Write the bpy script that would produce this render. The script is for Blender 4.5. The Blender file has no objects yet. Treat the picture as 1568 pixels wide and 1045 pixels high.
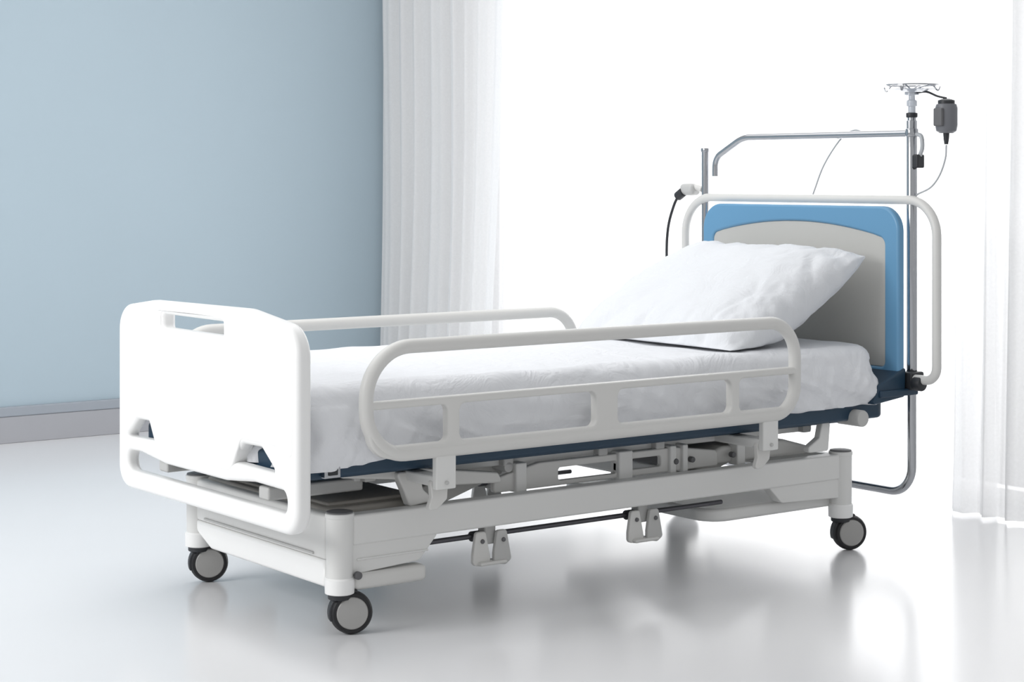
import bpy, bmesh, math, random
from mathutils import Vector, Matrix, noise
random.seed(4)
S = bpy.context.scene
COL = S.collection
S.view_settings.view_transform = 'Standard'
S.view_settings.look = 'None'

# ------------------------------------------------------------ materials
def mat(name, color, rough=0.5, metal=0.0, bump=0.0, bscale=200.0, var=0.0, spec=0.5, coat=0.0, alpha=1.0, trans=0.0, wrinkle=0.0):
    m = bpy.data.materials.new(name); m.use_nodes = True
    nt = m.node_tree; b = nt.nodes['Principled BSDF']
    b.inputs['Base Color'].default_value = (*color, 1)
    b.inputs['Roughness'].default_value = rough
    b.inputs['Metallic'].default_value = metal
    b.inputs['Specular IOR Level'].default_value = spec
    b.inputs['Coat Weight'].default_value = coat
    b.inputs['Transmission Weight'].default_value = trans
    b.inputs['Alpha'].default_value = alpha
    tc = nt.nodes.new('ShaderNodeTexCoord')
    n = nt.nodes.new('ShaderNodeTexNoise'); n.inputs['Scale'].default_value = bscale
    n.inputs['Detail'].default_value = 4
    nt.links.new(tc.outputs['Object'], n.inputs['Vector'])
    if bump > 0:
        bp = nt.nodes.new('ShaderNodeBump'); bp.inputs['Strength'].default_value = bump
        bp.inputs['Distance'].default_value = 0.002
        nt.links.new(n.outputs['Fac'], bp.inputs['Height'])
        nt.links.new(bp.outputs['Normal'], b.inputs['Normal'])
        if wrinkle > 0:
            n3 = nt.nodes.new('ShaderNodeTexNoise'); n3.inputs['Scale'].default_value = 7
            n3.inputs['Detail'].default_value = 3; n3.inputs['Distortion'].default_value = 1.6
            nt.links.new(tc.outputs['Object'], n3.inputs['Vector'])
            s1 = nt.nodes.new('ShaderNodeMath'); s1.operation = 'SUBTRACT'; s1.inputs[1].default_value = 0.5
            s2 = nt.nodes.new('ShaderNodeMath'); s2.operation = 'ABSOLUTE'
            nt.links.new(n3.outputs['Fac'], s1.inputs[0]); nt.links.new(s1.outputs[0], s2.inputs[0])
            b2 = nt.nodes.new('ShaderNodeBump'); b2.inputs['Strength'].default_value = wrinkle
            b2.inputs['Distance'].default_value = 0.05
            nt.links.new(s2.outputs[0], b2.inputs['Height'])
            nt.links.new(b2.outputs['Normal'], bp.inputs['Normal'])
    if var > 0:
        n2 = nt.nodes.new('ShaderNodeTexNoise'); n2.inputs['Scale'].default_value = 1.3
        nt.links.new(tc.outputs['Object'], n2.inputs['Vector'])
        mx = nt.nodes.new('ShaderNodeMix'); mx.data_type = 'RGBA'
        mx.inputs['A'].default_value = (*[c*(1-var) for c in color], 1)
        mx.inputs['B'].default_value = (*[min(1, c*(1+var)) for c in color], 1)
        nt.links.new(n2.outputs['Fac'], mx.inputs['Factor'])
        nt.links.new(mx.outputs['Result'], b.inputs['Base Color'])
    return m

M_white = mat('white_plastic', (0.88, 0.88, 0.87), 0.35, bump=0.05, bscale=600)
M_rail = mat('rail_plastic', (0.66, 0.655, 0.635), 0.38, bump=0.05, bscale=600)
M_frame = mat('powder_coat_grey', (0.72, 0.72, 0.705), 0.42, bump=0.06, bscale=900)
M_frame2 = mat('powder_coat_mid_grey', (0.50, 0.50, 0.49), 0.45, bump=0.06, bscale=900)  # darker grey coat for cross tubes, pivots and small fittings
M_beige = mat('cover_beige', (0.36, 0.34, 0.31), 0.4)
M_dark = mat('dark_plastic', (0.02, 0.022, 0.026), 0.45)
M_cap = mat('cap_grey', (0.12, 0.12, 0.125), 0.5)
M_tire = mat('tire_rubber', (0.012, 0.012, 0.014), 0.55, bump=0.1, bscale=300)
M_disc = mat('wheel_disc', (0.38, 0.375, 0.365), 0.4)
M_navy = mat('navy_deck', (0.012, 0.040, 0.075), 0.45, bump=0.1, bscale=400)
M_blue = mat('headboard_blue', (0.13, 0.31, 0.50), 0.35)
M_panel = mat('headboard_panel', (0.52, 0.515, 0.49), 0.4, var=0.03)
M_chrome = mat('chrome', (0.44, 0.45, 0.47), 0.12, metal=1.0)
M_steel = mat('dark_steel', (0.10, 0.10, 0.11), 0.35, metal=0.7)
M_sheet = mat('cotton_sheet', (0.78, 0.79, 0.815), 0.85, bump=0.25, bscale=260, spec=0.2, wrinkle=0.30)
M_pillow = mat('pillow_cotton', (0.735, 0.75, 0.775), 0.85, bump=0.3, bscale=220, spec=0.2, wrinkle=0.18)
M_clear = mat('clear_plastic', (0.50, 0.54, 0.60), 0.12, alpha=0.75)
M_tube = mat('tubing', (0.45, 0.47, 0.49), 0.3)
M_pump = mat('pump_grey', (0.15, 0.155, 0.17), 0.35)
M_orange = mat('label_orange', (0.75, 0.16, 0.05), 0.5)
M_wall = mat('wall_paint_blue', (0.395, 0.487, 0.548), 0.7, bump=0.08, bscale=300, var=0.02)
M_wallw = mat('wall_paint_white', (0.85, 0.85, 0.85), 0.7, bump=0.08, bscale=300)
M_base = mat('baseboard_grey', (0.36, 0.365, 0.39), 0.5)
M_base2 = mat('baseboard_cap', (0.31, 0.34, 0.38), 0.5)
M_floor = mat('epoxy_floor', (0.78, 0.78, 0.79), 0.20, bump=0.02, bscale=3, var=0.02, spec=0.65)

def curtain_mat(name, transp, transl, col=0.9):
    m = bpy.data.materials.new(name); m.use_nodes = True
    nt = m.node_tree; nt.nodes.clear()
    o = nt.nodes.new('ShaderNodeOutputMaterial')
    d = nt.nodes.new('ShaderNodeBsdfDiffuse'); d.inputs[0].default_value = (col, col, col, 1)
    t = nt.nodes.new('ShaderNodeBsdfTranslucent'); t.inputs[0].default_value = (col, col, col*1.01, 1)
    tr = nt.nodes.new('ShaderNodeBsdfTransparent')
    m1 = nt.nodes.new('ShaderNodeMixShader'); m1.inputs[0].default_value = transl
    m2 = nt.nodes.new('ShaderNodeMixShader')
    tc = nt.nodes.new('ShaderNodeTexCoord')
    n = nt.nodes.new('ShaderNodeTexNoise'); n.inputs['Scale'].default_value = 90
    mr = nt.nodes.new('ShaderNodeMapRange')
    mr.inputs['To Min'].default_value = transp*0.7; mr.inputs['To Max'].default_value = transp*1.3
    nt.links.new(tc.outputs['Object'], n.inputs['Vector'])
    nt.links.new(n.outputs['Fac'], mr.inputs['Value'])
    nt.links.new(mr.outputs['Result'], m2.inputs[0])
    nt.links.new(d.outputs[0], m1.inputs[1]); nt.links.new(t.outputs[0], m1.inputs[2])
    nt.links.new(m1.outputs[0], m2.inputs[1]); nt.links.new(tr.outputs[0], m2.inputs[2])
    nt.links.new(m2.outputs[0], o.inputs[0])
    return m
M_sheer = curtain_mat('sheer_voile', 0.15, 0.5)
M_sheer2 = curtain_mat('gathered_voile', 0.12, 0.34, 0.90)
M_sheer3 = curtain_mat('layered_voile', 0.14, 0.36, 0.90)

# ------------------------------------------------------------ helpers
def empty(name, loc=(0, 0, 0)):
    e = bpy.data.objects.new(name, None); e.empty_display_size = 0.2
    COL.objects.link(e); return e

def add(name, me, m, parent, smooth=True, wn=False, ang=40):
    ob = bpy.data.objects.new(name, me); COL.objects.link(ob)
    if m and not me.materials: me.materials.append(m)
    if smooth:
        for p in me.polygons: p.use_smooth = True
        me.set_sharp_from_angle(angle=math.radians(ang))
    if wn:
        w = ob.modifiers.new('wn', 'WEIGHTED_NORMAL'); w.keep_sharp = True
    if parent: ob.parent = parent
    return ob

def fillet(pts, r, cyclic=False, n=8):
    pts = [Vector(p) for p in pts]; N = len(pts)
    rr = r if isinstance(r, (list, tuple)) else [r]*N
    out = []
    for i, p in enumerate(pts):
        if not cyclic and i in (0, N-1) or rr[i] <= 0:
            out.append(p.copy()); continue
        a = pts[(i-1) % N]-p; b = pts[(i+1) % N]-p
        la, lb = a.length, b.length
        a.normalize(); b.normalize()
        th = a.angle(b)
        t = min(rr[i]/max(math.tan(th/2), 0.01), la*0.49, lb*0.49)
        k = 0.5523 if th < 2.0 else 0.6
        p0, p3 = p+a*t, p+b*t
        p1, p2 = p0-a*t*k, p3-b*t*k
        for j in range(n+1):
            s = j/n
            out.append(p0*(1-s)**3+p1*3*s*(1-s)**2+p2*3*s*s*(1-s)+p3*s**3)
    return out

def catmull(pts, n=10):
    P = [Vector(p) for p in pts]; P = [P[0]*2-P[1]]+P+[P[-1]*2-P[-2]]
    out = []
    for i in range(1, len(P)-2):
        a, b, c, d = P[i-1:i+3]
        for j in range(n):
            t = j/n
            out.append(0.5*((2*b)+(c-a)*t+(2*a-5*b+4*c-d)*t*t+(3*b-a-3*c+d)*t**3))
    out.append(P[-2]); return out

def curve_to_mesh(cu, name):
    tmp = bpy.data.objects.new('tmp', cu); COL.objects.link(tmp)
    bpy.context.view_layer.update()
    me = bpy.data.meshes.new_from_object(tmp.evaluated_get(bpy.context.evaluated_depsgraph_get()))
    bpy.data.objects.remove(tmp); me.name = name
    return me

def tube(name, pts, r, m, parent, cyclic=False, res=5):
    cu = bpy.data.curves.new(name, 'CURVE'); cu.dimensions = '3D'
    sp = cu.splines.new('POLY'); sp.points.add(len(pts)-1)
    for q, p in zip(sp.points, pts): q.co = (*p, 1)
    sp.use_cyclic_u = cyclic
    cu.bevel_depth = r; cu.bevel_resolution = res; cu.use_fill_caps = True
    return add(name, curve_to_mesh(cu, name), m, parent, ang=50)

def plate(name, outline, holes, thick, bev, origin, plane, m, parent, bres=3):
    """outline/holes 2D loops. plane 'YZ': a=Y b=Z normal X ; 'XZ': a=X b=Z normal -Y ; 'XY'."""
    cu = bpy.data.curves.new(name, 'CURVE'); cu.dimensions = '2D'; cu.fill_mode = 'BOTH'
    for lp in [outline]+holes:
        sp = cu.splines.new('POLY'); sp.points.add(len(lp)-1)
        for q, p in zip(sp.points, lp): q.co = (p[0], p[1], 0, 1)
        sp.use_cyclic_u = True
    cu.extrude = max(thick/2-bev, 0.0001); cu.bevel_depth = bev; cu.bevel_resolution = bres
    cu.offset = -bev
    me = curve_to_mesh(cu, name)
    ax = {'YZ': ((0, 1, 0), (0, 0, 1), (1, 0, 0)), 'XZ': ((1, 0, 0), (0, 0, 1), (0, -1, 0)), 'XY': ((1, 0, 0), (0, 1, 0), (0, 0, 1))}[plane]
    M = Matrix((( ax[0][0], ax[1][0], ax[2][0], origin[0]), (ax[0][1], ax[1][1], ax[2][1], origin[1]), (ax[0][2], ax[1][2], ax[2][2], origin[2]), (0, 0, 0, 1)))
    me.transform(M)
    return add(name, me, m, parent, wn=True, ang=50)

def fl2(pts, r, n=8):
    return [(p[0], p[1]) for p in fillet([(x, y, 0) for x, y in pts], r, True, n)]
def rect2(a0, a1, b0, b1, r):
    return fl2([(a0, b0), (a1, b0), (a1, b1), (a0, b1)], r)

def rbox(name, lo, hi, bev, m, parent, seg=3, rot=None):
    bm = bmesh.new(); bmesh.ops.create_cube(bm, size=1)
    lo, hi = Vector(lo), Vector(hi); c = (lo+hi)/2; d = hi-lo
    bmesh.ops.scale(bm, vec=d, verts=bm.verts)
    if bev > 0:
        bmesh.ops.bevel(bm, geom=bm.edges[:], offset=min(bev, min(d)*0.49), segments=seg, affect='EDGES', profile=0.5)
    if rot: bmesh.ops.rotate(bm, verts=bm.verts, matrix=rot)
    bmesh.ops.translate(bm, vec=c, verts=bm.verts)
    me = bpy.data.meshes.new(name); bm.to_mesh(me); bm.free()
    return add(name, me, m, parent, wn=True, ang=50)

def lathe(name, prof, p, axis, m, parent, n=40, mats=None):
    """prof list of (r,h[,matindex]); revolve about axis from point p."""
    bm = bmesh.new(); rings = []
    for q in prof:
        r, h = q[0], q[1]
        rings.append([bm.verts.new((r*math.cos(2*math.pi*i/n), r*math.sin(2*math.pi*i/n), h)) for i in range(n)])
    for k in range(len(rings)-1):
        mi = prof[k][2] if len(prof[k]) > 2 else 0
        for i in range(n):
            f = bm.faces.new((rings[k][i], rings[k][(i+1) % n], rings[k+1][(i+1) % n], rings[k+1][i])); f.material_index = mi
    f = bm.faces.new(list(reversed(rings[0]))); f.material_index = prof[0][2] if len(prof[0]) > 2 else 0
    f = bm.faces.new(rings[-1]); f.material_index = prof[-1][2] if len(prof[-1]) > 2 else 0
    bmesh.ops.recalc_face_normals(bm, faces=bm.faces)
    q = Vector((0, 0, 1)).rotation_difference(Vector(axis).normalized()).to_matrix().to_4x4()
    bm.transform(Matrix.Translation(Vector(p)) @ q)
    me = bpy.data.meshes.new(name); bm.to_mesh(me); bm.free()
    for mm in (mats or [m]): me.materials.append(mm)
    return add(name, me, None, parent, ang=32)

def rod(name, a, b, r, m, parent, bev=0.003, n=32):
    a, b = Vector(a), Vector(b); L = (b-a).length
    bev = min(bev, r*0.5, L*0.4)
    prof = [(r-bev, 0), (r-bev*0.3, bev*0.3), (r, bev), (r, L-bev), (r-bev*0.3, L-bev*0.3), (r-bev, L)]
    return lathe(name, prof, a, b-a, m, parent, n)

# ------------------------------------------------------------ room
def simple_box(name, lo, hi, m, bev=0.0):
    return rbox(name, lo, hi, bev, m, None)
WY = 4.45
simple_box('floor', (-7, -7, -0.1), (3.30, WY, 0), M_floor)
simple_box('wall_left', (-7, WY, -0.1), (3.48, WY+0.15, 3.2), M_wall)
bb = empty('baseboard_left')
rbox('board', (-7, WY-0.025, 0.0), (3.18, WY, 0.135), 0.004, M_base, bb)
rbox('board_cap', (-7, WY-0.03, 0.135), (3.18, WY, 0.185), 0.006, M_base2, bb)
ww = empty('wall_window')
rbox('pier_corner', (3.30, 3.42, -0.1), (3.48, WY, 3.2), 0, M_wallw, ww)
rbox('pier_right', (3.30, -7, -0.1), (3.48, 0.05, 3.2), 0, M_wallw, ww)
rbox('lintel', (3.30, 0.05, 2.95), (3.48, 3.42, 3.2), 0, M_wallw, ww)
rbox('sill', (3.30, 0.05, -0.1), (3.48, 3.42, 0.02), 0, M_wallw, ww)
wf = empty('window_1')
rbox('frame_left', (3.34, 3.36, 0.02), (3.42, 3.42, 2.95), 0.005, M_white, wf)
rbox('frame_right', (3.34, 0.05, 0.02), (3.42, 0.11, 2.95), 0.005, M_white, wf)
rbox('frame_top', (3.34, 0.11, 2.89), (3.42, 3.36, 2.95), 0.005, M_white, wf)
rbox('frame_bottom', (3.34, 0.11, 0.02), (3.42, 3.36, 0.07), 0.005, M_white, wf)

def curtain(name, x, y0, y1, amp, period, seed, m, z0=0.012, z1=3.0, flare=0.0, lean=0.0, fade=0.0):
    ny = int(abs(y1-y0)/0.009); nz = 26
    vs, fs = [], []
    for j in range(nz+1):
        t = j/nz; z = z0+(z1-z0)*t
        for i in range(ny+1):
            y = y0+(y1-y0)*i/ny
            ph = 2*math.pi*y/period+2.2*noise.noise(Vector((y*2.3, seed, z*0.22)))*2
            a = amp*(0.75+0.6*noise.noise(Vector((y*1.7, seed+9, z*0.3))))
            if fade: a *= 1-fade*(1-i/ny)
            xx = x+a*math.sin(ph)+0.35*a*math.sin(2.3*ph+1.0)+0.05*noise.noise(Vector((y*0.8, seed+3, z*0.4)))
            xx -= flare*max(0, 0.25-t)**2*16*0.25
            xx -= lean*(1-t)
            vs.append((xx, y, z))
    for j in range(nz):
        for i in range(ny):
            a = j*(ny+1)+i
            fs.append((a, a+1, a+ny+2, a+ny+1))
    me = bpy.data.meshes.new(name); me.from_pydata(vs, [], fs)
    return add(name, me, m, None, ang=180)
curtain('sheer_curtain', 3.14, 0.10, WY-0.04, 0.030, 0.17, 1.0, M_sheer)
curtain('sheer_curtain', 3.06, -2.6, 0.29, 0.035, 0.15, 5.0, M_sheer3, flare=0.08)
curtain('sheer_curtain', 2.99, 3.25, WY-0.035, 0.045, 0.15, 8.0, M_sheer2, lean=0.08, fade=0.5)
curtain('sheer_curtain', 3.06, 2.75, WY-0.04, 0.030, 0.12, 11.0, M_sheer3, fade=0.6)

# ------------------------------------------------------------ bed
bed = empty('hospital_bed')
L, W = 2.117, 0.90

# --- casters + posts
def caster(i, x, y):
    n = Vector((-0.35, -0.937, 0)); fwd = Vector((0.937, -0.35, 0))
    c = Vector((x, y, 0.0640))+fwd*0.034
    h = 0.023
    prof = [(0.045, -h, 1), (0.047, -h-0.001, 0), (0.057, -h, 0), (0.0625, -h*0.6, 0), (0.064, 0, 0), (0.0625, h*0.6, 0), (0.057, h, 0), (0.049, h+0.001, 0), (0.048, h-0.001, 1), (0.045, h+0.002, 1), (0.02, h+0.003, 1), (0.004, h+0.003, 1)]
    lathe(f'caster_wheel_{i}', prof, c, n, None, bed, 48, [M_tire, M_disc])
    pts = []
    for k in range(15):
        a = math.radians(75+k*(200-75)/14); pts.append((0.0685*math.cos(a), 0.0685*math.sin(a)))
    pts += [(-0.045, -0.02), (0.0, 0.0), (0.02, 0.04)]
    o = plate(f'caster_fork_{i}', fl2(pts, 0.004, 2), [], 0.034, 0.004, (0, 0, 0), 'XZ', M_dark, bed)
    R = Matrix((( fwd.x, -n.x, 0), (fwd.y, -n.y, 0), (0, 0, 1))).to_4x4()
    o.data.transform(Matrix.Translation(c-n*0.002) @ R)
    rod(f'caster_stem_{i}', (x, y, 0.104), (x, y, 0.128), 0.035, M_dark, bed, 0.005)
    lathe(f'post_collar_{i}', [(0.038, 0.120), (0.044, 0.123), (0.045, 0.165), (0.041, 0.170)], (x, y, 0), (0, 0, 1), M_white, bed)
    lathe(f'post_{i}', [(0.040, 0.165), (0.041, 0.345), (0.043, 0.347), (0.043, 0.358), (0.040, 0.360)], (x, y, 0), (0, 0, 1), M_frame, bed)
    lathe(f'post_cap_{i}', [(0.040, 0.358), (0.039, 0.364), (0.03, 0.366)], (x, y, 0), (0, 0, 1), M_cap, bed)
for i, (x, y) in enumerate([(0, 0), (0, W), (L, 0), (L, W)]): caster(i+1, x, y)

# --- chassis beams
for k, y in enumerate((0.0, W)):
    rbox(f'side_beam_{k}', (0.03, y-0.028, 0.262), (L-0.03, y+0.028, 0.352), 0.008, M_frame, bed)
    plate(f'gusset_foot_{k}', fl2([(0.03, 0.272), (0.345, 0.272), (0.27, 0.19), (0.03, 0.175)], [0, 0.01, 0.03, 0]), [], 0.044, 0.004, (0, y, 0), 'XZ', M_frame, bed)
    plate(f'gusset_head_{k}', fl2([(1.73, 0.272), (L-0.03, 0.272), (L-0.03, 0.195), (1.80, 0.205)], [0.01, 0, 0, 0.03]), [], 0.044, 0.004, (0, y, 0), 'XZ', M_frame, bed)
    rbox(f'gusset_ridge_{k}', (0.045, y-0.026, 0.215), (0.30, y+0.026, 0.222), 0.003, M_frame, bed)
    s = -1 if k == 0 else 1
    rbox(f'step_cover_foot_{k}', (0.035, min(y+s*0.035, y-s*0.03), 0.128), (0.29, max(y+s*0.035, y-s*0.03), 0.178), 0.016, M_rail, bed, 4)
plate('base_cover_head', fl2([(1.50, 0.02), (L+0.02, 0.02), (L+0.02, 0.88), (1.50, 0.88)], [0.09, 0.02, 0.02, 0.09]), [], 0.045, 0.014, (0, 0, 0.18), 'XY', M_frame, bed)
rbox('head_cross_beam', (L-0.03, 0.03, 0.262), (L+0.02, 0.87, 0.345), 0.01, M_frame, bed)
rbox('foot_cross_beam', (-0.028, 0.035, 0.215), (0.03, 0.865, 0.352), 0.012, M_frame, bed)
plate('foot_apron', fl2([(0.04, 0.215), (0.86, 0.215), (0.86, 0.18), (0.76, 0.135), (0.04, 0.135)], [0, 0, 0.02, 0.03, 0.01]), [], 0.05, 0.01, (-0.005, 0, 0), 'YZ', M_white, bed)
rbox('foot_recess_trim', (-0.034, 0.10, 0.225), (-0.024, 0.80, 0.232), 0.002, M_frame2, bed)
rbox('foot_top_cover', (0.0, 0.06, 0.335), (0.36, 0.84, 0.362), 0.010, M_beige, bed)
rbox('foot_top_tray', (0.02, 0.10, 0.358), (0.33, 0.80, 0.372), 0.006, M_beige, bed)
for k in range(4):
    rbox(f'label_{k}', (-0.0305, 0.42+k*0.022, 0.316), (-0.0285, 0.436+k*0.022, 0.327), 0, M_orange, bed)
rod('post_bolt', (0.04, -0.046, 0.175), (0.04, -0.03, 0.175), 0.012, M_cap, bed)

# --- brake rod and pedals
for k, y in enumerate((0.03, W-0.03)):
    rod(f'brake_rod_{k}', (0.28, y, 0.228), (1.56, y, 0.228), 0.008, M_steel, bed)
def pedal(i, x, y):
    s = -1 if y < 0.4 else 1
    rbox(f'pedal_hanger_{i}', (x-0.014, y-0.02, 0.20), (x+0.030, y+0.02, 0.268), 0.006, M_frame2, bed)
    rod(f'pedal_collar_{i}', (x-0.055, y, 0.228), (x-0.02, y, 0.228), 0.016, M_dark, bed)
    for j, dx in enumerate((-0.032, 0.042)):
        plate(f'pedal_lever_{i}_{j}', fl2([(x+dx-0.022, 0.245), (x+dx+0.014, 0.245), (x+dx+0.026, 0.19), (x+dx+0.034, 0.150), (x+dx+0.01, 0.135), (x+dx-0.034, 0.142), (x+dx-0.034, 0.175)], [0.01, 0.01, 0.02, 0.012, 0.014, 0.014, 0.02]), [], 0.016, 0.004, (0, y+s*(0.024+0.01*j), 0), 'XZ', M_rail if j == 0 else M_frame2, bed)
        rod(f'pedal_pin_{i}_{j}', (x+dx, y+s*0.026, 0.215), (x+dx, y+s*(0.038+0.01*j), 0.215), 0.007, M_cap, bed)
    rbox(f'pedal_pad_{i}', (x-0.05, min(y, y+s*0.05), 0.140), (x+0.055, max(y, y+s*0.05), 0.152), 0.006, M_rail, bed)
pedal(1, 0.55, 0.03); pedal(2, 1.18, 0.03); pedal(3, 0.55, W-0.03); pedal(4, 1.18, W-0.03)

# --- lift mechanism and sub frame
for k, y in enumerate((0.10, 0.80)):
    rbox(f'subframe_beam_{k}', (0.10, y-0.022, 0.430), (2.05, y+0.022, 0.462), 0.006, M_frame, bed)
    for j, (x0, x1) in enumerate(((0.28, 0.66), (1.45, 1.83))):
        plate(f'lift_arm_{k}_{j}', fl2([(x0-0.03, 0.29), (x0+0.06, 0.29), (x1+0.03, 0.395), (x1+0.03, 0.452), (x1-0.06, 0.452), (x0-0.03, 0.345)], 0.02), [], 0.03, 0.006, (0, y+(0.035 if k == 0 else -0.035), 0), 'XZ', M_rail, bed)
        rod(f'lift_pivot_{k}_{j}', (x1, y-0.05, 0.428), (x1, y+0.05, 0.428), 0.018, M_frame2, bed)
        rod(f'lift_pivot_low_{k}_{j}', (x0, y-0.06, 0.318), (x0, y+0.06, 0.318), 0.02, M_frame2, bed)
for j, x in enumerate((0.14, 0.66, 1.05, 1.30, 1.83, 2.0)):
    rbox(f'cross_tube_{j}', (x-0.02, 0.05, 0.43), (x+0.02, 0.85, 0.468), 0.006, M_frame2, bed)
for j, x in enumerate((0.36, 1.5)):
    rbox(f'chassis_cross_{j}', (x-0.03, 0.02, 0.275), (x+0.03, 0.88, 0.335), 0.01, M_frame, bed)
rod('actuator_body', (0.62, 0.42, 0.335), (1.02, 0.42, 0.385), 0.035, M_frame, bed, 0.01)
rod('actuator_shaft', (1.0, 0.42, 0.383), (1.45, 0.42, 0.40), 0.014, M_chrome, bed)
rbox('actuator_motor', (0.55, 0.36, 0.30), (0.68, 0.50, 0.40), 0.02, M_rail, bed)
rod('backrest_actuator', (1.15, 0.56, 0.37), (1.55, 0.56, 0.42), 0.03, M_dark, bed, 0.01)
rbox('control_box', (1.36, 0.12, 0.355), (1.48, 0.34, 0.405), 0.012, M_cap, bed)
plate('motor_cover', fl2([(1.50, 0.352), (2.02, 0.352), (2.02, 0.38), (1.90, 0.412), (1.60, 0.412), (1.50, 0.385)], 0.015), [], 0.45, 0.012, (0, 0.29, 0), 'XZ', M_rail, bed)
co_ = fl2([(0.60, 0.350), (1.56, 0.350), (1.56, 0.405), (1.36, 0.432), (0.78, 0.432), (0.60, 0.395)], [0.01, 0.01, 0.02, 0.04, 0.04, 0.02])
plate('carriage_plate', co_, [rect2(0.86, 1.105, 0.366, 0.408, 0.01), rect2(1.17, 1.30, 0.372, 0.408, 0.01)], 0.022, 0.005, (0, 0.06, 0), 'XZ', M_rail, bed)
for j, (x, w_) in enumerate(((0.70, 0.022), (1.135, 0.030), (1.345, 0.014), (1.40, 0.012), (1.66, 0.02))):
    rbox(f'stanchion_{j}', (x-w_, 0.035, 0.345), (x+w_, 0.085, 0.44), 0.006, M_frame, bed)
for j, x in enumerate((1.355, 1.43, 1.62)):
    rod(f'stanchion_bolt_{j}', (x, 0.030, 0.385), (x, 0.05, 0.385), 0.010, M_cap, bed)
plate('foot_lift_link', fl2([(0.02, 0.478), (0.20, 0.475), (0.60, 0.420), (0.62, 0.385), (0.44, 0.395), (0.20, 0.435), (0.02, 0.455)], 0.015), [], 0.03, 0.006, (0, 0.04, 0), 'XZ', M_rail, bed)
plate('foot_lift_hook', fl2([(0.20, 0.46), (0.29, 0.455), (0.30, 0.40), (0.345, 0.36), (0.25, 0.35), (0.23, 0.40)], 0.012), [], 0.035, 0.006, (0, 0.02, 0), 'XZ', M_rail, bed)
plate('head_lift_bracket', fl2([(1.93, 0.37), (2.03, 0.37), (2.04, 0.47), (2.00, 0.48), (1.985, 0.42), (1.93, 0.39)], 0.01), [], 0.03, 0.005, (0, -0.01, 0), 'XZ', M_frame, bed)
rod('head_roller', (2.13, -0.10, 0.485), (2.13, 0.02, 0.485), 0.030, M_frame2, bed, 0.006)
rod('head_roller_far', (2.13, 0.88, 0.485), (2.13, 1.0, 0.485), 0.030, M_frame2, bed, 0.006)

# --- deck
plate('mattress_deck', rect2(-0.165, 2.30, -0.055, 0.975, 0.05), [], 0.070, 0.014, (0, 0, 0.508), 'XY', M_navy, bed)
plate('deck_pan', rect2(-0.12, 2.20, 0.0, 0.92, 0.05), [], 0.02, 0.005, (0, 0, 0.472), 'XY', M_navy, bed)
plate('deck_head_riser', fl2([(2.17, 0.53), (2.34, 0.55), (2.345, 0.66), (2.20, 0.60)], 0.01), [], 1.06, 0.008, (0, 0.42, 0), 'XZ', M_navy, bed)

# --- footboard
fb_out = fl2([(-0.14, 0.328), (1.04, 0.328), (1.04, 0.925), (0.80, 0.955), (0.17, 0.962), (-0.14, 0.922)], [0.075, 0.075, 0.085, 0.15, 0.3, 0.095], 10)
slot = rect2(0.305, 0.715, 0.872, 0.915, 0.012)
nf = fl2([(0.985, 0.497), (0.90, 0.560), (0.815, 0.562), (0.75, 0.505)], [0.008, 0.015, 0.015, 0.008])
nn = fl2([(0.262, 0.500), (0.185, 0.560), (0.075, 0.562), (-0.015, 0.497)], [0.008, 0.015, 0.015, 0.008])
low = fl2([(-0.075, 0.388), (0.975, 0.388), (0.975, 0.452), (0.88, 0.455), (0.70, 0.437), (0.30, 0.437), (0.12, 0.455), (-0.075, 0.452)], [0.03, 0.03, 0.03, 0.05, 0.1, 0.1, 0.05, 0.03])
plate('footboard', fb_out, [slot, nf, nn, low], 0.052, 0.018, (-0.20, 0, 0), 'YZ', M_white, bed, 5)
inner = fl2([(0.255, 0.470), (0.745, 0.470), (0.81, 0.575), (0.92, 0.575), (1.015, 0.545), (1.015, 0.905), (0.79, 0.932), (0.18, 0.939), (-0.115, 0.902), (-0.115, 0.545), (-0.03, 0.575), (0.19, 0.575)],
            [0.05, 0.05, 0.03, 0.03, 0.02, 0.06, 0.1, 0.2, 0.06, 0.02, 0.03, 0.03])
plate('footboard_panel', inner, [rect2(0.297, 0.723, 0.864, 0.923, 0.016)], 0.055, 0.006, (-0.20, 0, 0), 'YZ', M_white, bed, 4)
for k, y in enumerate((0.12, 0.78)):
    rbox(f'footboard_mount_{k}', (-0.19, y-0.03, 0.40), (0.14, y+0.03, 0.44), 0.008, M_frame2, bed)

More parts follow.
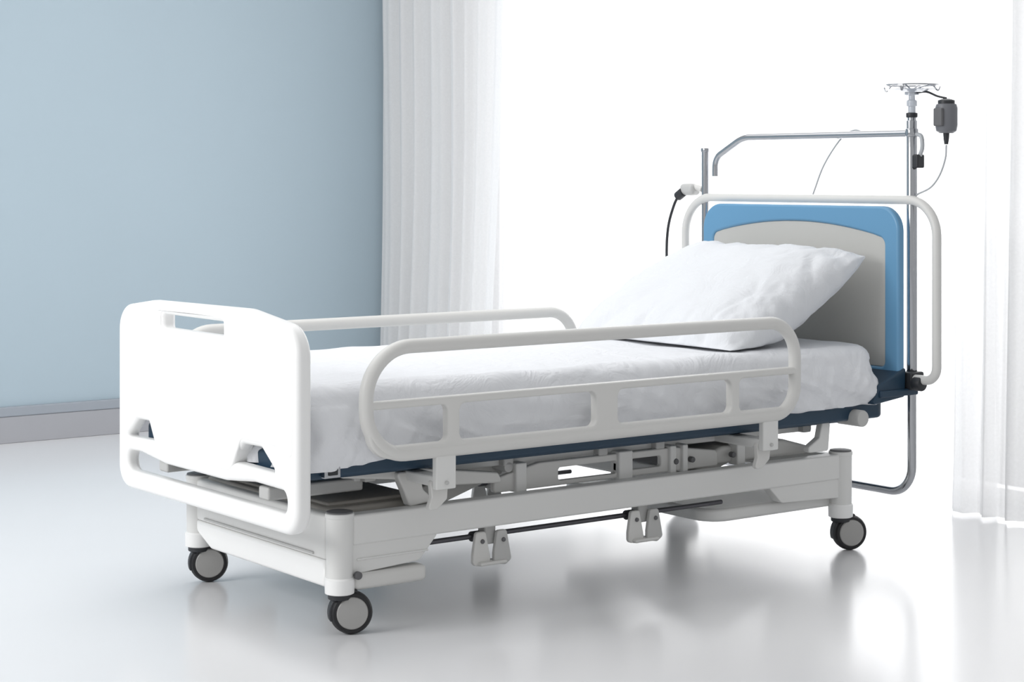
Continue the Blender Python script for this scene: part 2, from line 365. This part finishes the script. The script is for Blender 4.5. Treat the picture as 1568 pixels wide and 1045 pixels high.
# --- side rails
def side_rail(tag, y, ztop, zbot, x0=-0.03, x1=1.745):
    s = -1 if y < 0.4 else 1
    r = 0.0215
    a0, a1, b0, b1 = x0+r, x1-r, zbot+r, ztop-r
    loop = [(p[0], y, p[1]) for p in fl2([(a0, b0), (a1, b0), (a1, b1), (a0, b1)], [0.135, 0.10, 0.12, 0.15], 14)]
    tube(f'rail_tube_{tag}', loop, r, M_rail, bed, True, 7)
    zm = zbot+0.182
    out = fl2([(a0, b0-0.01), (a1, b0-0.01), (a1, zm), (a0, zm)], [0.14, 0.11, 0.004, 0.004], 12)
    h = []
    zl, zh = zbot+0.048, zm-0.024
    h.append(fl2([(a0+0.018, zl), (0.268, zl), (0.268, zh), (a0+0.012, zh)], [0.10, 0.02, 0.02, 0.01]))
    h.append(rect2(0.312, 0.835, zl, zh, 0.022))
    h.append(rect2(0.925, 1.415, zl, zh, 0.022))
    h.append(fl2([(1.452, zl), (a1-0.012, zl), (a1-0.012, zh), (1.452, zh)], [0.02, 0.085, 0.01, 0.02]))
    plate(f'rail_lattice_{tag}', out, h, 0.034, 0.008, (0, y, 0), 'XZ', M_rail, bed, 3)
    for j, x in enumerate((0.265, 1.60)):
        rbox(f'rail_bracket_{tag}_{j}', (x-0.036, y-0.012, 0.425), (x+0.036, y+0.012, zbot+0.03), 0.005, M_frame, bed)
        rbox(f'rail_bracket_arm_{tag}_{j}', (x-0.028, min(y, y-s*0.26), 0.43), (x+0.028, max(y, y-s*0.26), 0.462), 0.006, M_frame, bed)
        plate(f'rail_bracket_claw_{tag}_{j}', fl2([(x-0.035, 0.45), (x+0.030, 0.45), (x+0.026, 0.39), (x-0.01, 0.362), (x-0.045, 0.36), (x-0.03, 0.40)], 0.012), [], 0.02, 0.004, (0, y-s*0.03, 0), 'XZ', M_rail, bed)
        rod(f'rail_bracket_pin_{tag}_{j}', (x, y+s*0.02, 0.445), (x, y, 0.445), 0.006, M_frame2, bed)
side_rail('near', -0.16, 0.878, 0.520)
side_rail('far', 1.06, 0.845, 0.515)
rbox('sheet_clip', (-0.10, -0.082, 0.478), (-0.045, -0.058, 0.515), 0.004, M_chrome, bed)
rbox('sheet_clip_slot', (-0.088, -0.086, 0.487), (-0.057, -0.08, 0.506), 0.002, M_dark, bed)

# --- headboard
hx = 2.325
ho = fl2([(-0.105, 0.60), (0.948, 0.60), (0.948, 1.245), (-0.105, 1.245)], [0.03, 0.03, 0.10, 0.09], 10)
arch = [(-0.035, 0.655), (0.885, 0.655), (0.885, 1.125)]
for k in range(1, 16):
    t = k/16; yy = 0.885-(0.92)*t
    arch.append((yy, 1.125+0.058*math.sin(math.pi*t)**0.8))
arch.append((-0.035, 1.125))
ra = [0.02, 0.02, 0.03]+[0.0]*15+[0.03]
arch2 = fl2(arch, ra, 5)
plate('headboard_border', ho, [arch2], 0.034, 0.010, (hx, 0, 0), 'YZ', M_blue, bed, 4)
pl = fl2([(a*1.02-0.008, b*1.0) for a, b in arch], ra, 5)
plate('headboard_panel', pl, [], 0.026, 0.004, (hx+0.002, 0, 0), 'YZ', M_panel, bed)
fr = fillet([(2.365, -0.085, 0.615), (2.365, -0.235, 0.615), (2.365, -0.235, 1.268), (2.365, 1.115, 1.268), (2.365, 1.115, 0.615), (2.365, 0.985, 0.615)],
            [0, 0.05, 0.13, 0.15, 0.05, 0], False, 12)
tube('headboard_loop', fr, 0.017, M_rail, bed)
PY2 = 1.015
for k, y in enumerate((-0.10, PY2)):
    rbox(f'headboard_clamp_{k}', (2.345, y-0.035, 0.575), (2.415, y+0.03, 0.64), 0.008, M_dark, bed)
    rod(f'headboard_knob_{k}', (2.36, y-0.035, 0.60), (2.36, y-0.075, 0.60), 0.026, M_dark, bed, 0.006)
    rbox(f'headboard_bracket_{k}', (2.20, y-0.02, 0.555), (2.40, y+0.02, 0.58), 0.006, M_navy, bed)

# --- chrome pole frame (IV)
iv = empty('iv_pole')
px = 2.385
U = fillet([(px, -0.10, 1.575), (px, -0.10, 0.19), (px, PY2, 0.19), (px, PY2, 1.46)], [0, 0.10, 0.10, 0], False, 12)
tube('pole_frame', U, 0.0165, M_chrome, iv)
rod('far_pole_cap', (px, PY2, 1.455), (px, PY2, 1.472), 0.019, M_chrome, iv)
rod('frame_stub', (L, 0.30, 0.30), (px, 0.30, 0.20), 0.014, M_frame, iv)
rod('pole_sleeve', (px, -0.10, 0.60), (px, -0.10, 1.56), 0.0195, M_chrome, iv)
bar = fillet([(px, -0.10, 1.512), (px, 0.79, 1.512), (px, 0.955, 1.43), (px, 0.955, 1.355)], [0, 0.16, 0.07, 0], False, 10)
tube('lifting_bar', bar, 0.0135, M_chrome, iv)
rod('bar_collar', (px, -0.10, 1.50), (px, -0.10, 1.53), 0.024, M_chrome, iv)
rod('pole_knob', (px, -0.10, 1.57), (px, -0.10, 1.588), 0.021, M_dark, iv)
lathe('hanger_socket', [(0.014, 1.588), (0.014, 1.61), (0.019, 1.612), (0.019, 1.632), (0.012, 1.636), (0.012, 1.65), (0.026, 1.653), (0.026, 1.668), (0.01, 1.672)], (px, -0.10, 0), (0, 0, 1), M_clear, iv)
for k in range(4):
    a = math.radians(20+90*k); c, s_ = math.cos(a), math.sin(a)
    tube(f'hanger_hook_{k}', catmull([(px, -0.10, 1.668), (px+c*0.035, -0.10+s_*0.035, 1.682), (px+c*0.075, -0.10+s_*0.075, 1.690), (px+c*0.098, -0.10+s_*0.098, 1.668), (px+c*0.108, -0.10+s_*0.108, 1.682)]), 0.0032, M_chrome, iv, res=3)
ring = [(px+0.095*math.cos(t*math.pi/20), -0.10+0.095*math.sin(t*math.pi/20), 1.690) for t in range(40)]
tube('hanger_ring', ring, 0.0028, M_chrome, iv, True, 3)
lathe('hanger_dish', [(0.02, 1.662), (0.06, 1.662), (0.098, 1.672), (0.094, 1.674), (0.058, 1.665), (0.02, 1.665)], (px, -0.10, 0), (0, 0, 1), M_clear, iv)
rbox('pole_clamp', (px-0.02, -0.145, 1.385), (px+0.02, -0.118, 1.435), 0.006, M_dark, iv)
tube('clamp_tube', catmull([(px, -0.118, 1.51), (px, -0.145, 1.50), (px, -0.15, 1.46), (px, -0.138, 1.43)]), 0.008, M_tube, iv, res=3)
tube('wire_loop', catmull([(px+0.02, 0.42, 1.285), (px+0.02, 0.36, 1.40), (px+0.02, 0.27, 1.50), (px+0.02, 0.20, 1.53), (px+0.02, 0.14, 1.512)]), 0.0035, M_tube, iv, res=3)

pump = empty('infusion_pump')
py = -0.262
lathe('pump_body', [(0.024, 1.510), (0.036, 1.518), (0.040, 1.54), (0.040, 1.60), (0.036, 1.614), (0.02, 1.620)], (px, py, 0), (0, 0, 1), M_pump, pump)
rbox('pump_face', (px-0.049, py-0.02, 1.535), (px-0.033, py+0.02, 1.60), 0.005, M_cap, pump)
lathe('pump_cap', [(0.030, 1.614), (0.030, 1.628), (0.012, 1.634)], (px, py, 0), (0, 0, 1), M_dark, pump)
lathe('pump_nozzle', [(0.007, 1.470), (0.010, 1.49), (0.012, 1.518)], (px, py, 0), (0, 0, 1), M_dark, pump)
tube('pump_strap', catmull([(px, -0.118, 1.66), (px, -0.17, 1.662), (px, -0.22, 1.645), (px, py, 1.636)]), 0.004, M_dark, iv, res=3)
tube('infusion_tube', catmull([(px, py, 1.468), (px, py+0.004, 1.42), (px, py+0.03, 1.36), (px, -0.19, 1.315), (px, -0.13, 1.29), (px, -0.105, 1.275)]), 0.0035, M_tube, iv, res=3)

hs = empty('bedside_handset')
rod('handset_arm', (px, PY2+0.018, 1.30), (px, 1.09, 1.315), 0.012, M_rail, hs)
rbox('handset_head', (px-0.03, 1.07, 1.275), (px+0.03, 1.15, 1.325), 0.018, M_frame2, hs, 4)
rod('handset_lens', (px-0.02, 1.13, 1.29), (px-0.02, 1.165, 1.27), 0.02, M_dark, hs)
tube('handset_cable', catmull([(px-0.02, 1.155, 1.28), (px-0.02, 1.19, 1.23), (px-0.02, 1.225, 1.14), (px-0.02, 1.235, 1.02), (px-0.02, 1.22, 0.88), (px-0.02, 1.12, 0.70), (px-0.02, 1.03, 0.62)]), 0.006, M_dark, hs, res=4)

# ------------------------------------------------------------ mattress
def build_mattress():
    cx, cy, hxx, hyy, R = 1.05, 0.46, 1.18, 0.53, 0.08
    per = []
    def line(ax, ay, bx, by, nx, ny, n):
        for i in range(n):
            t = i/n; per.append((ax+(bx-ax)*t, ay+(by-ay)*t, nx, ny))
    def arc(ax, ay, a0, n=14):
        for i in range(n):
            a = a0+math.pi/2*i/n; per.append((ax+R*math.cos(a), ay+R*math.sin(a), math.cos(a), math.sin(a)))
    x0, x1, y0, y1 = cx-hxx, cx+hxx, cy-hyy, cy+hyy
    line(x0+R, y0, x1-R, y0, 0, -1, 330); arc(x1-R, y0+R, -math.pi/2)
    line(x1, y0+R, x1, y1-R, 1, 0, 120); arc(x1-R, y1-R, 0)
    line(x1-R, y1, x0+R, y1, 0, 1, 230); arc(x0+R, y1-R, math.pi/2)
    line(x0, y1-R, x0, y0+R, -1, 0, 120); arc(x0+R, y0+R, math.pi)
    N = len(per); zt = 0.745; re = 0.05
    bm = bmesh.new(); rings = []
    K = 40
    for j in range(K):
        k = 0.02+0.98*(j/(K-1)); ring = []
        for (x, y, nx, ny) in per:
            bx, by = x-nx*re, y-ny*re
            X, Y = cx+(bx-cx)*k, cy+(by-cy)*k
            z = zt+0.006*noise.noise(Vector((X*2.2, Y*2.2, 0)))+0.004*noise.noise(Vector((X*9, Y*4, 3)))
            w = math.exp(-((X-1.5)/0.35)**2)
            z += w*0.006*noise.noise(Vector((X*14, Y*5, 8)))
            ring.append(bm.verts.new((X, Y, z)))
        rings.append(ring)
    rows = [('r', a) for a in (18, 36, 54, 72, 90)]+[('s', t/18) for t in range(1, 19)]+[('i', 0)]
    for typ, v in rows:
        ring = []
        for i, (x, y, nx, ny) in enumerate(per):
            P = Vector((x*5.2, y*5.2, 0.0))
            foot = max(0, 1-(x-x0)/0.36)*(1 if y < 0.35 else 0.4)
            head = max(0, 1-(x1-x)/0.45)
            if typ == 'r':
                a = math.radians(v)
                off = -re+re*math.sin(a); z = zt-re+re*math.cos(a)
                off += 0.006*math.sin(a)*noise.noise(P*1.4)+0.006*math.sin(a)
                z += 0.006*noise.noise(P*1.2)
            else:
                t = v if typ == 's' else 1.0
                hem = 0.530-0.030*foot+0.010*noise.noise(P*0.7)+0.006*noise.noise(P*3)
                z = (zt-re)+(hem-(zt-re))*t
                f = noise.noise(Vector((x*11+z*9, y*11, 2.0)))+0.6*noise.noise(Vector((x*26-z*16, y*26, 5.0)))
                f2 = 1-abs(noise.noise(Vector((x*18-z*6, y*18, 7.0))))*2.8
                f3 = 1-abs(noise.noise(Vector((x*7+z*16, z*12, 17.0))))*3.2
                amp = 0.013+0.030*foot+0.024*head
                off = amp*(0.3+0.7*t)*f+0.022*(foot+0.5*head)*f2*t+0.012*math.sin(math.pi*t)+0.018*foot*t+0.012*f3*min(1, 2*t)*(1-foot)
                off = max(off, -0.004)+0.006
                if typ == 'i': off -= 0.02
            ring.append(bm.verts.new((x+nx*off, y+ny*off, z)))
        rings.append(ring)
    for k in range(len(rings)-1):
        for i in range(N):
            bm.faces.new((rings[k][i], rings[k][(i+1) % N], rings[k+1][(i+1) % N], rings[k+1][i]))
    bm.faces.new(rings[0]); bm.faces.new(list(reversed(rings[-1])))
    bmesh.ops.recalc_face_normals(bm, faces=bm.faces)
    me = bpy.data.meshes.new('mattress'); bm.to_mesh(me); bm.free()
    return add('mattress', me, M_sheet, bed, ang=80)
build_mattress()

# ------------------------------------------------------------ pillow
def build_pillow():
    n = 130; a, b, T = 0.378, 0.455, 0.132
    bm = bmesh.new(); top, bot = [], []
    for i in range(n+1):
        tr, br = [], []
        for j in range(n+1):
            u = -1+2*i/n; v = -1+2*j/n
            u = math.sin(u*math.pi/2); v = math.sin(v*math.pi/2)
            pin = 1-0.03*(1-abs(v)**2)*abs(u)**3 ; pin2 = 1-0.035*(1-abs(u)**2)*abs(v)**3
            X = u*a*pin; Y = v*b*pin2
            pu = 2.6 if u > 0 else 4.0
            h = max(0, (1-abs(u)**pu))**0.55*max(0, (1-abs(v)**4.5))**0.5
            edge = max(abs(u), abs(v))
            w = 0.012*noise.noise(Vector((X*6, Y*6, 1)))*h
            r1 = noise.noise(Vector((X*16+Y*4, Y*16, 4)))*0.008*edge**4
            r1 += (abs(noise.noise(Vector((X*13, Y*24, 9)))))*0.022*(edge**5)*(h**0.5)
            cr = 0.012*noise.noise(Vector((X*4+Y*9, Y*3-X*8, 14)))*edge**2
            cr2 = -0.016*max(0, 1-5*abs(noise.noise(Vector((X*3.5+Y*4.5, Y*4-X*2.5, 21)))))*min(1, 2*h)*edge**3
            ridge = 0.006*noise.noise(Vector((X*20, Y*20, 33)))*min(1, h*2)*edge
            sd = 0.012*noise.noise(Vector((X*15, Y*2, 51)))*abs(v)**8
            zt = T*0.92*h+w-r1+cr+cr2+ridge*0.6; zb = -T*h-r1*0.6+cr-ridge
            tr.append(bm.verts.new((X, Y+sd, zt+0.004)))
            br.append(bm.verts.new((X, Y+sd, zb-0.004)))
        top.append(tr); bot.append(br)
    for i in range(n):
        for j in range(n):
            bm.faces.new((top[i][j], top[i+1][j], top[i+1][j+1], top[i][j+1]))
            bm.faces.new((bot[i][j], bot[i][j+1], bot[i+1][j+1], bot[i+1][j]))
    for i in range(n):
        bm.faces.new((top[i][0], bot[i][0], bot[i+1][0], top[i+1][0]))
        bm.faces.new((top[i][n], top[i+1][n], bot[i+1][n], bot[i][n]))
        bm.faces.new((top[0][i], top[0][i+1], bot[0][i+1], bot[0][i]))
        bm.faces.new((top[n][i], bot[n][i], bot[n][i+1], top[n][i+1]))
    ang = math.radians(27)
    R = Matrix.Rotation(-ang, 4, 'Y')
    bm.transform(Matrix.Translation((1.885, 0.43, 0.893)) @ R)
    for v in bm.verts:
        lim = 0.752
        if v.co.z < lim+0.02:
            v.co.z = lim+0.02*math.exp(-(lim+0.02-v.co.z)/0.03)
    bmesh.ops.recalc_face_normals(bm, faces=bm.faces)
    me = bpy.data.meshes.new('pillow'); bm.to_mesh(me); bm.free()
    return add('pillow', me, M_pillow, None, ang=120)
build_pillow()

# ------------------------------------------------------------ lights
def area(name, loc, target, sx, sy, power, color=(1, 1, 1)):
    l = bpy.data.lights.new(name, 'AREA'); l.shape = 'RECTANGLE'; l.size = sx; l.size_y = sy
    l.energy = power; l.color = color
    o = bpy.data.objects.new(name, l); COL.objects.link(o); o.location = loc
    o.rotation_euler = (Vector(target)-Vector(loc)).to_track_quat('-Z', 'Y').to_euler()
    return o
area('window_daylight', (4.3, 1.8, 1.6), (0, 1.8, 1.5), 4.4, 3.4, 215, (1.0, 1.0, 1.0))
area('foot_key_softbox', (-4.6, 0.9, 2.7), (0, 0.5, 0.6), 2.6, 2.0, 145)  # unseen key light added beyond the foot end to brighten the footboard
area('overhead_fill', (0.0, 1.6, 3.3), (0.0, 1.6, 0), 4.5, 3.0, 60)  # fill added overhead to lift the bed top and floor, not a fixture

w = bpy.data.worlds.new('daylight'); S.world = w; w.use_nodes = True
bg = w.node_tree.nodes['Background']; bg.inputs[0].default_value = (0.98, 0.99, 1.0, 1); bg.inputs[1].default_value = 0.62

# ------------------------------------------------------------ camera
cam = bpy.data.cameras.new('camera'); co = bpy.data.objects.new('camera', cam); COL.objects.link(co)
co.location = (-2.928, -4.80, 1.355)
co.rotation_euler = (math.radians(90), 0, -math.atan2(0.596, 0.803))
cam.sensor_width = 36; cam.lens = 66.58; cam.shift_y = -0.161; cam.clip_start = 0.05
S.camera = co
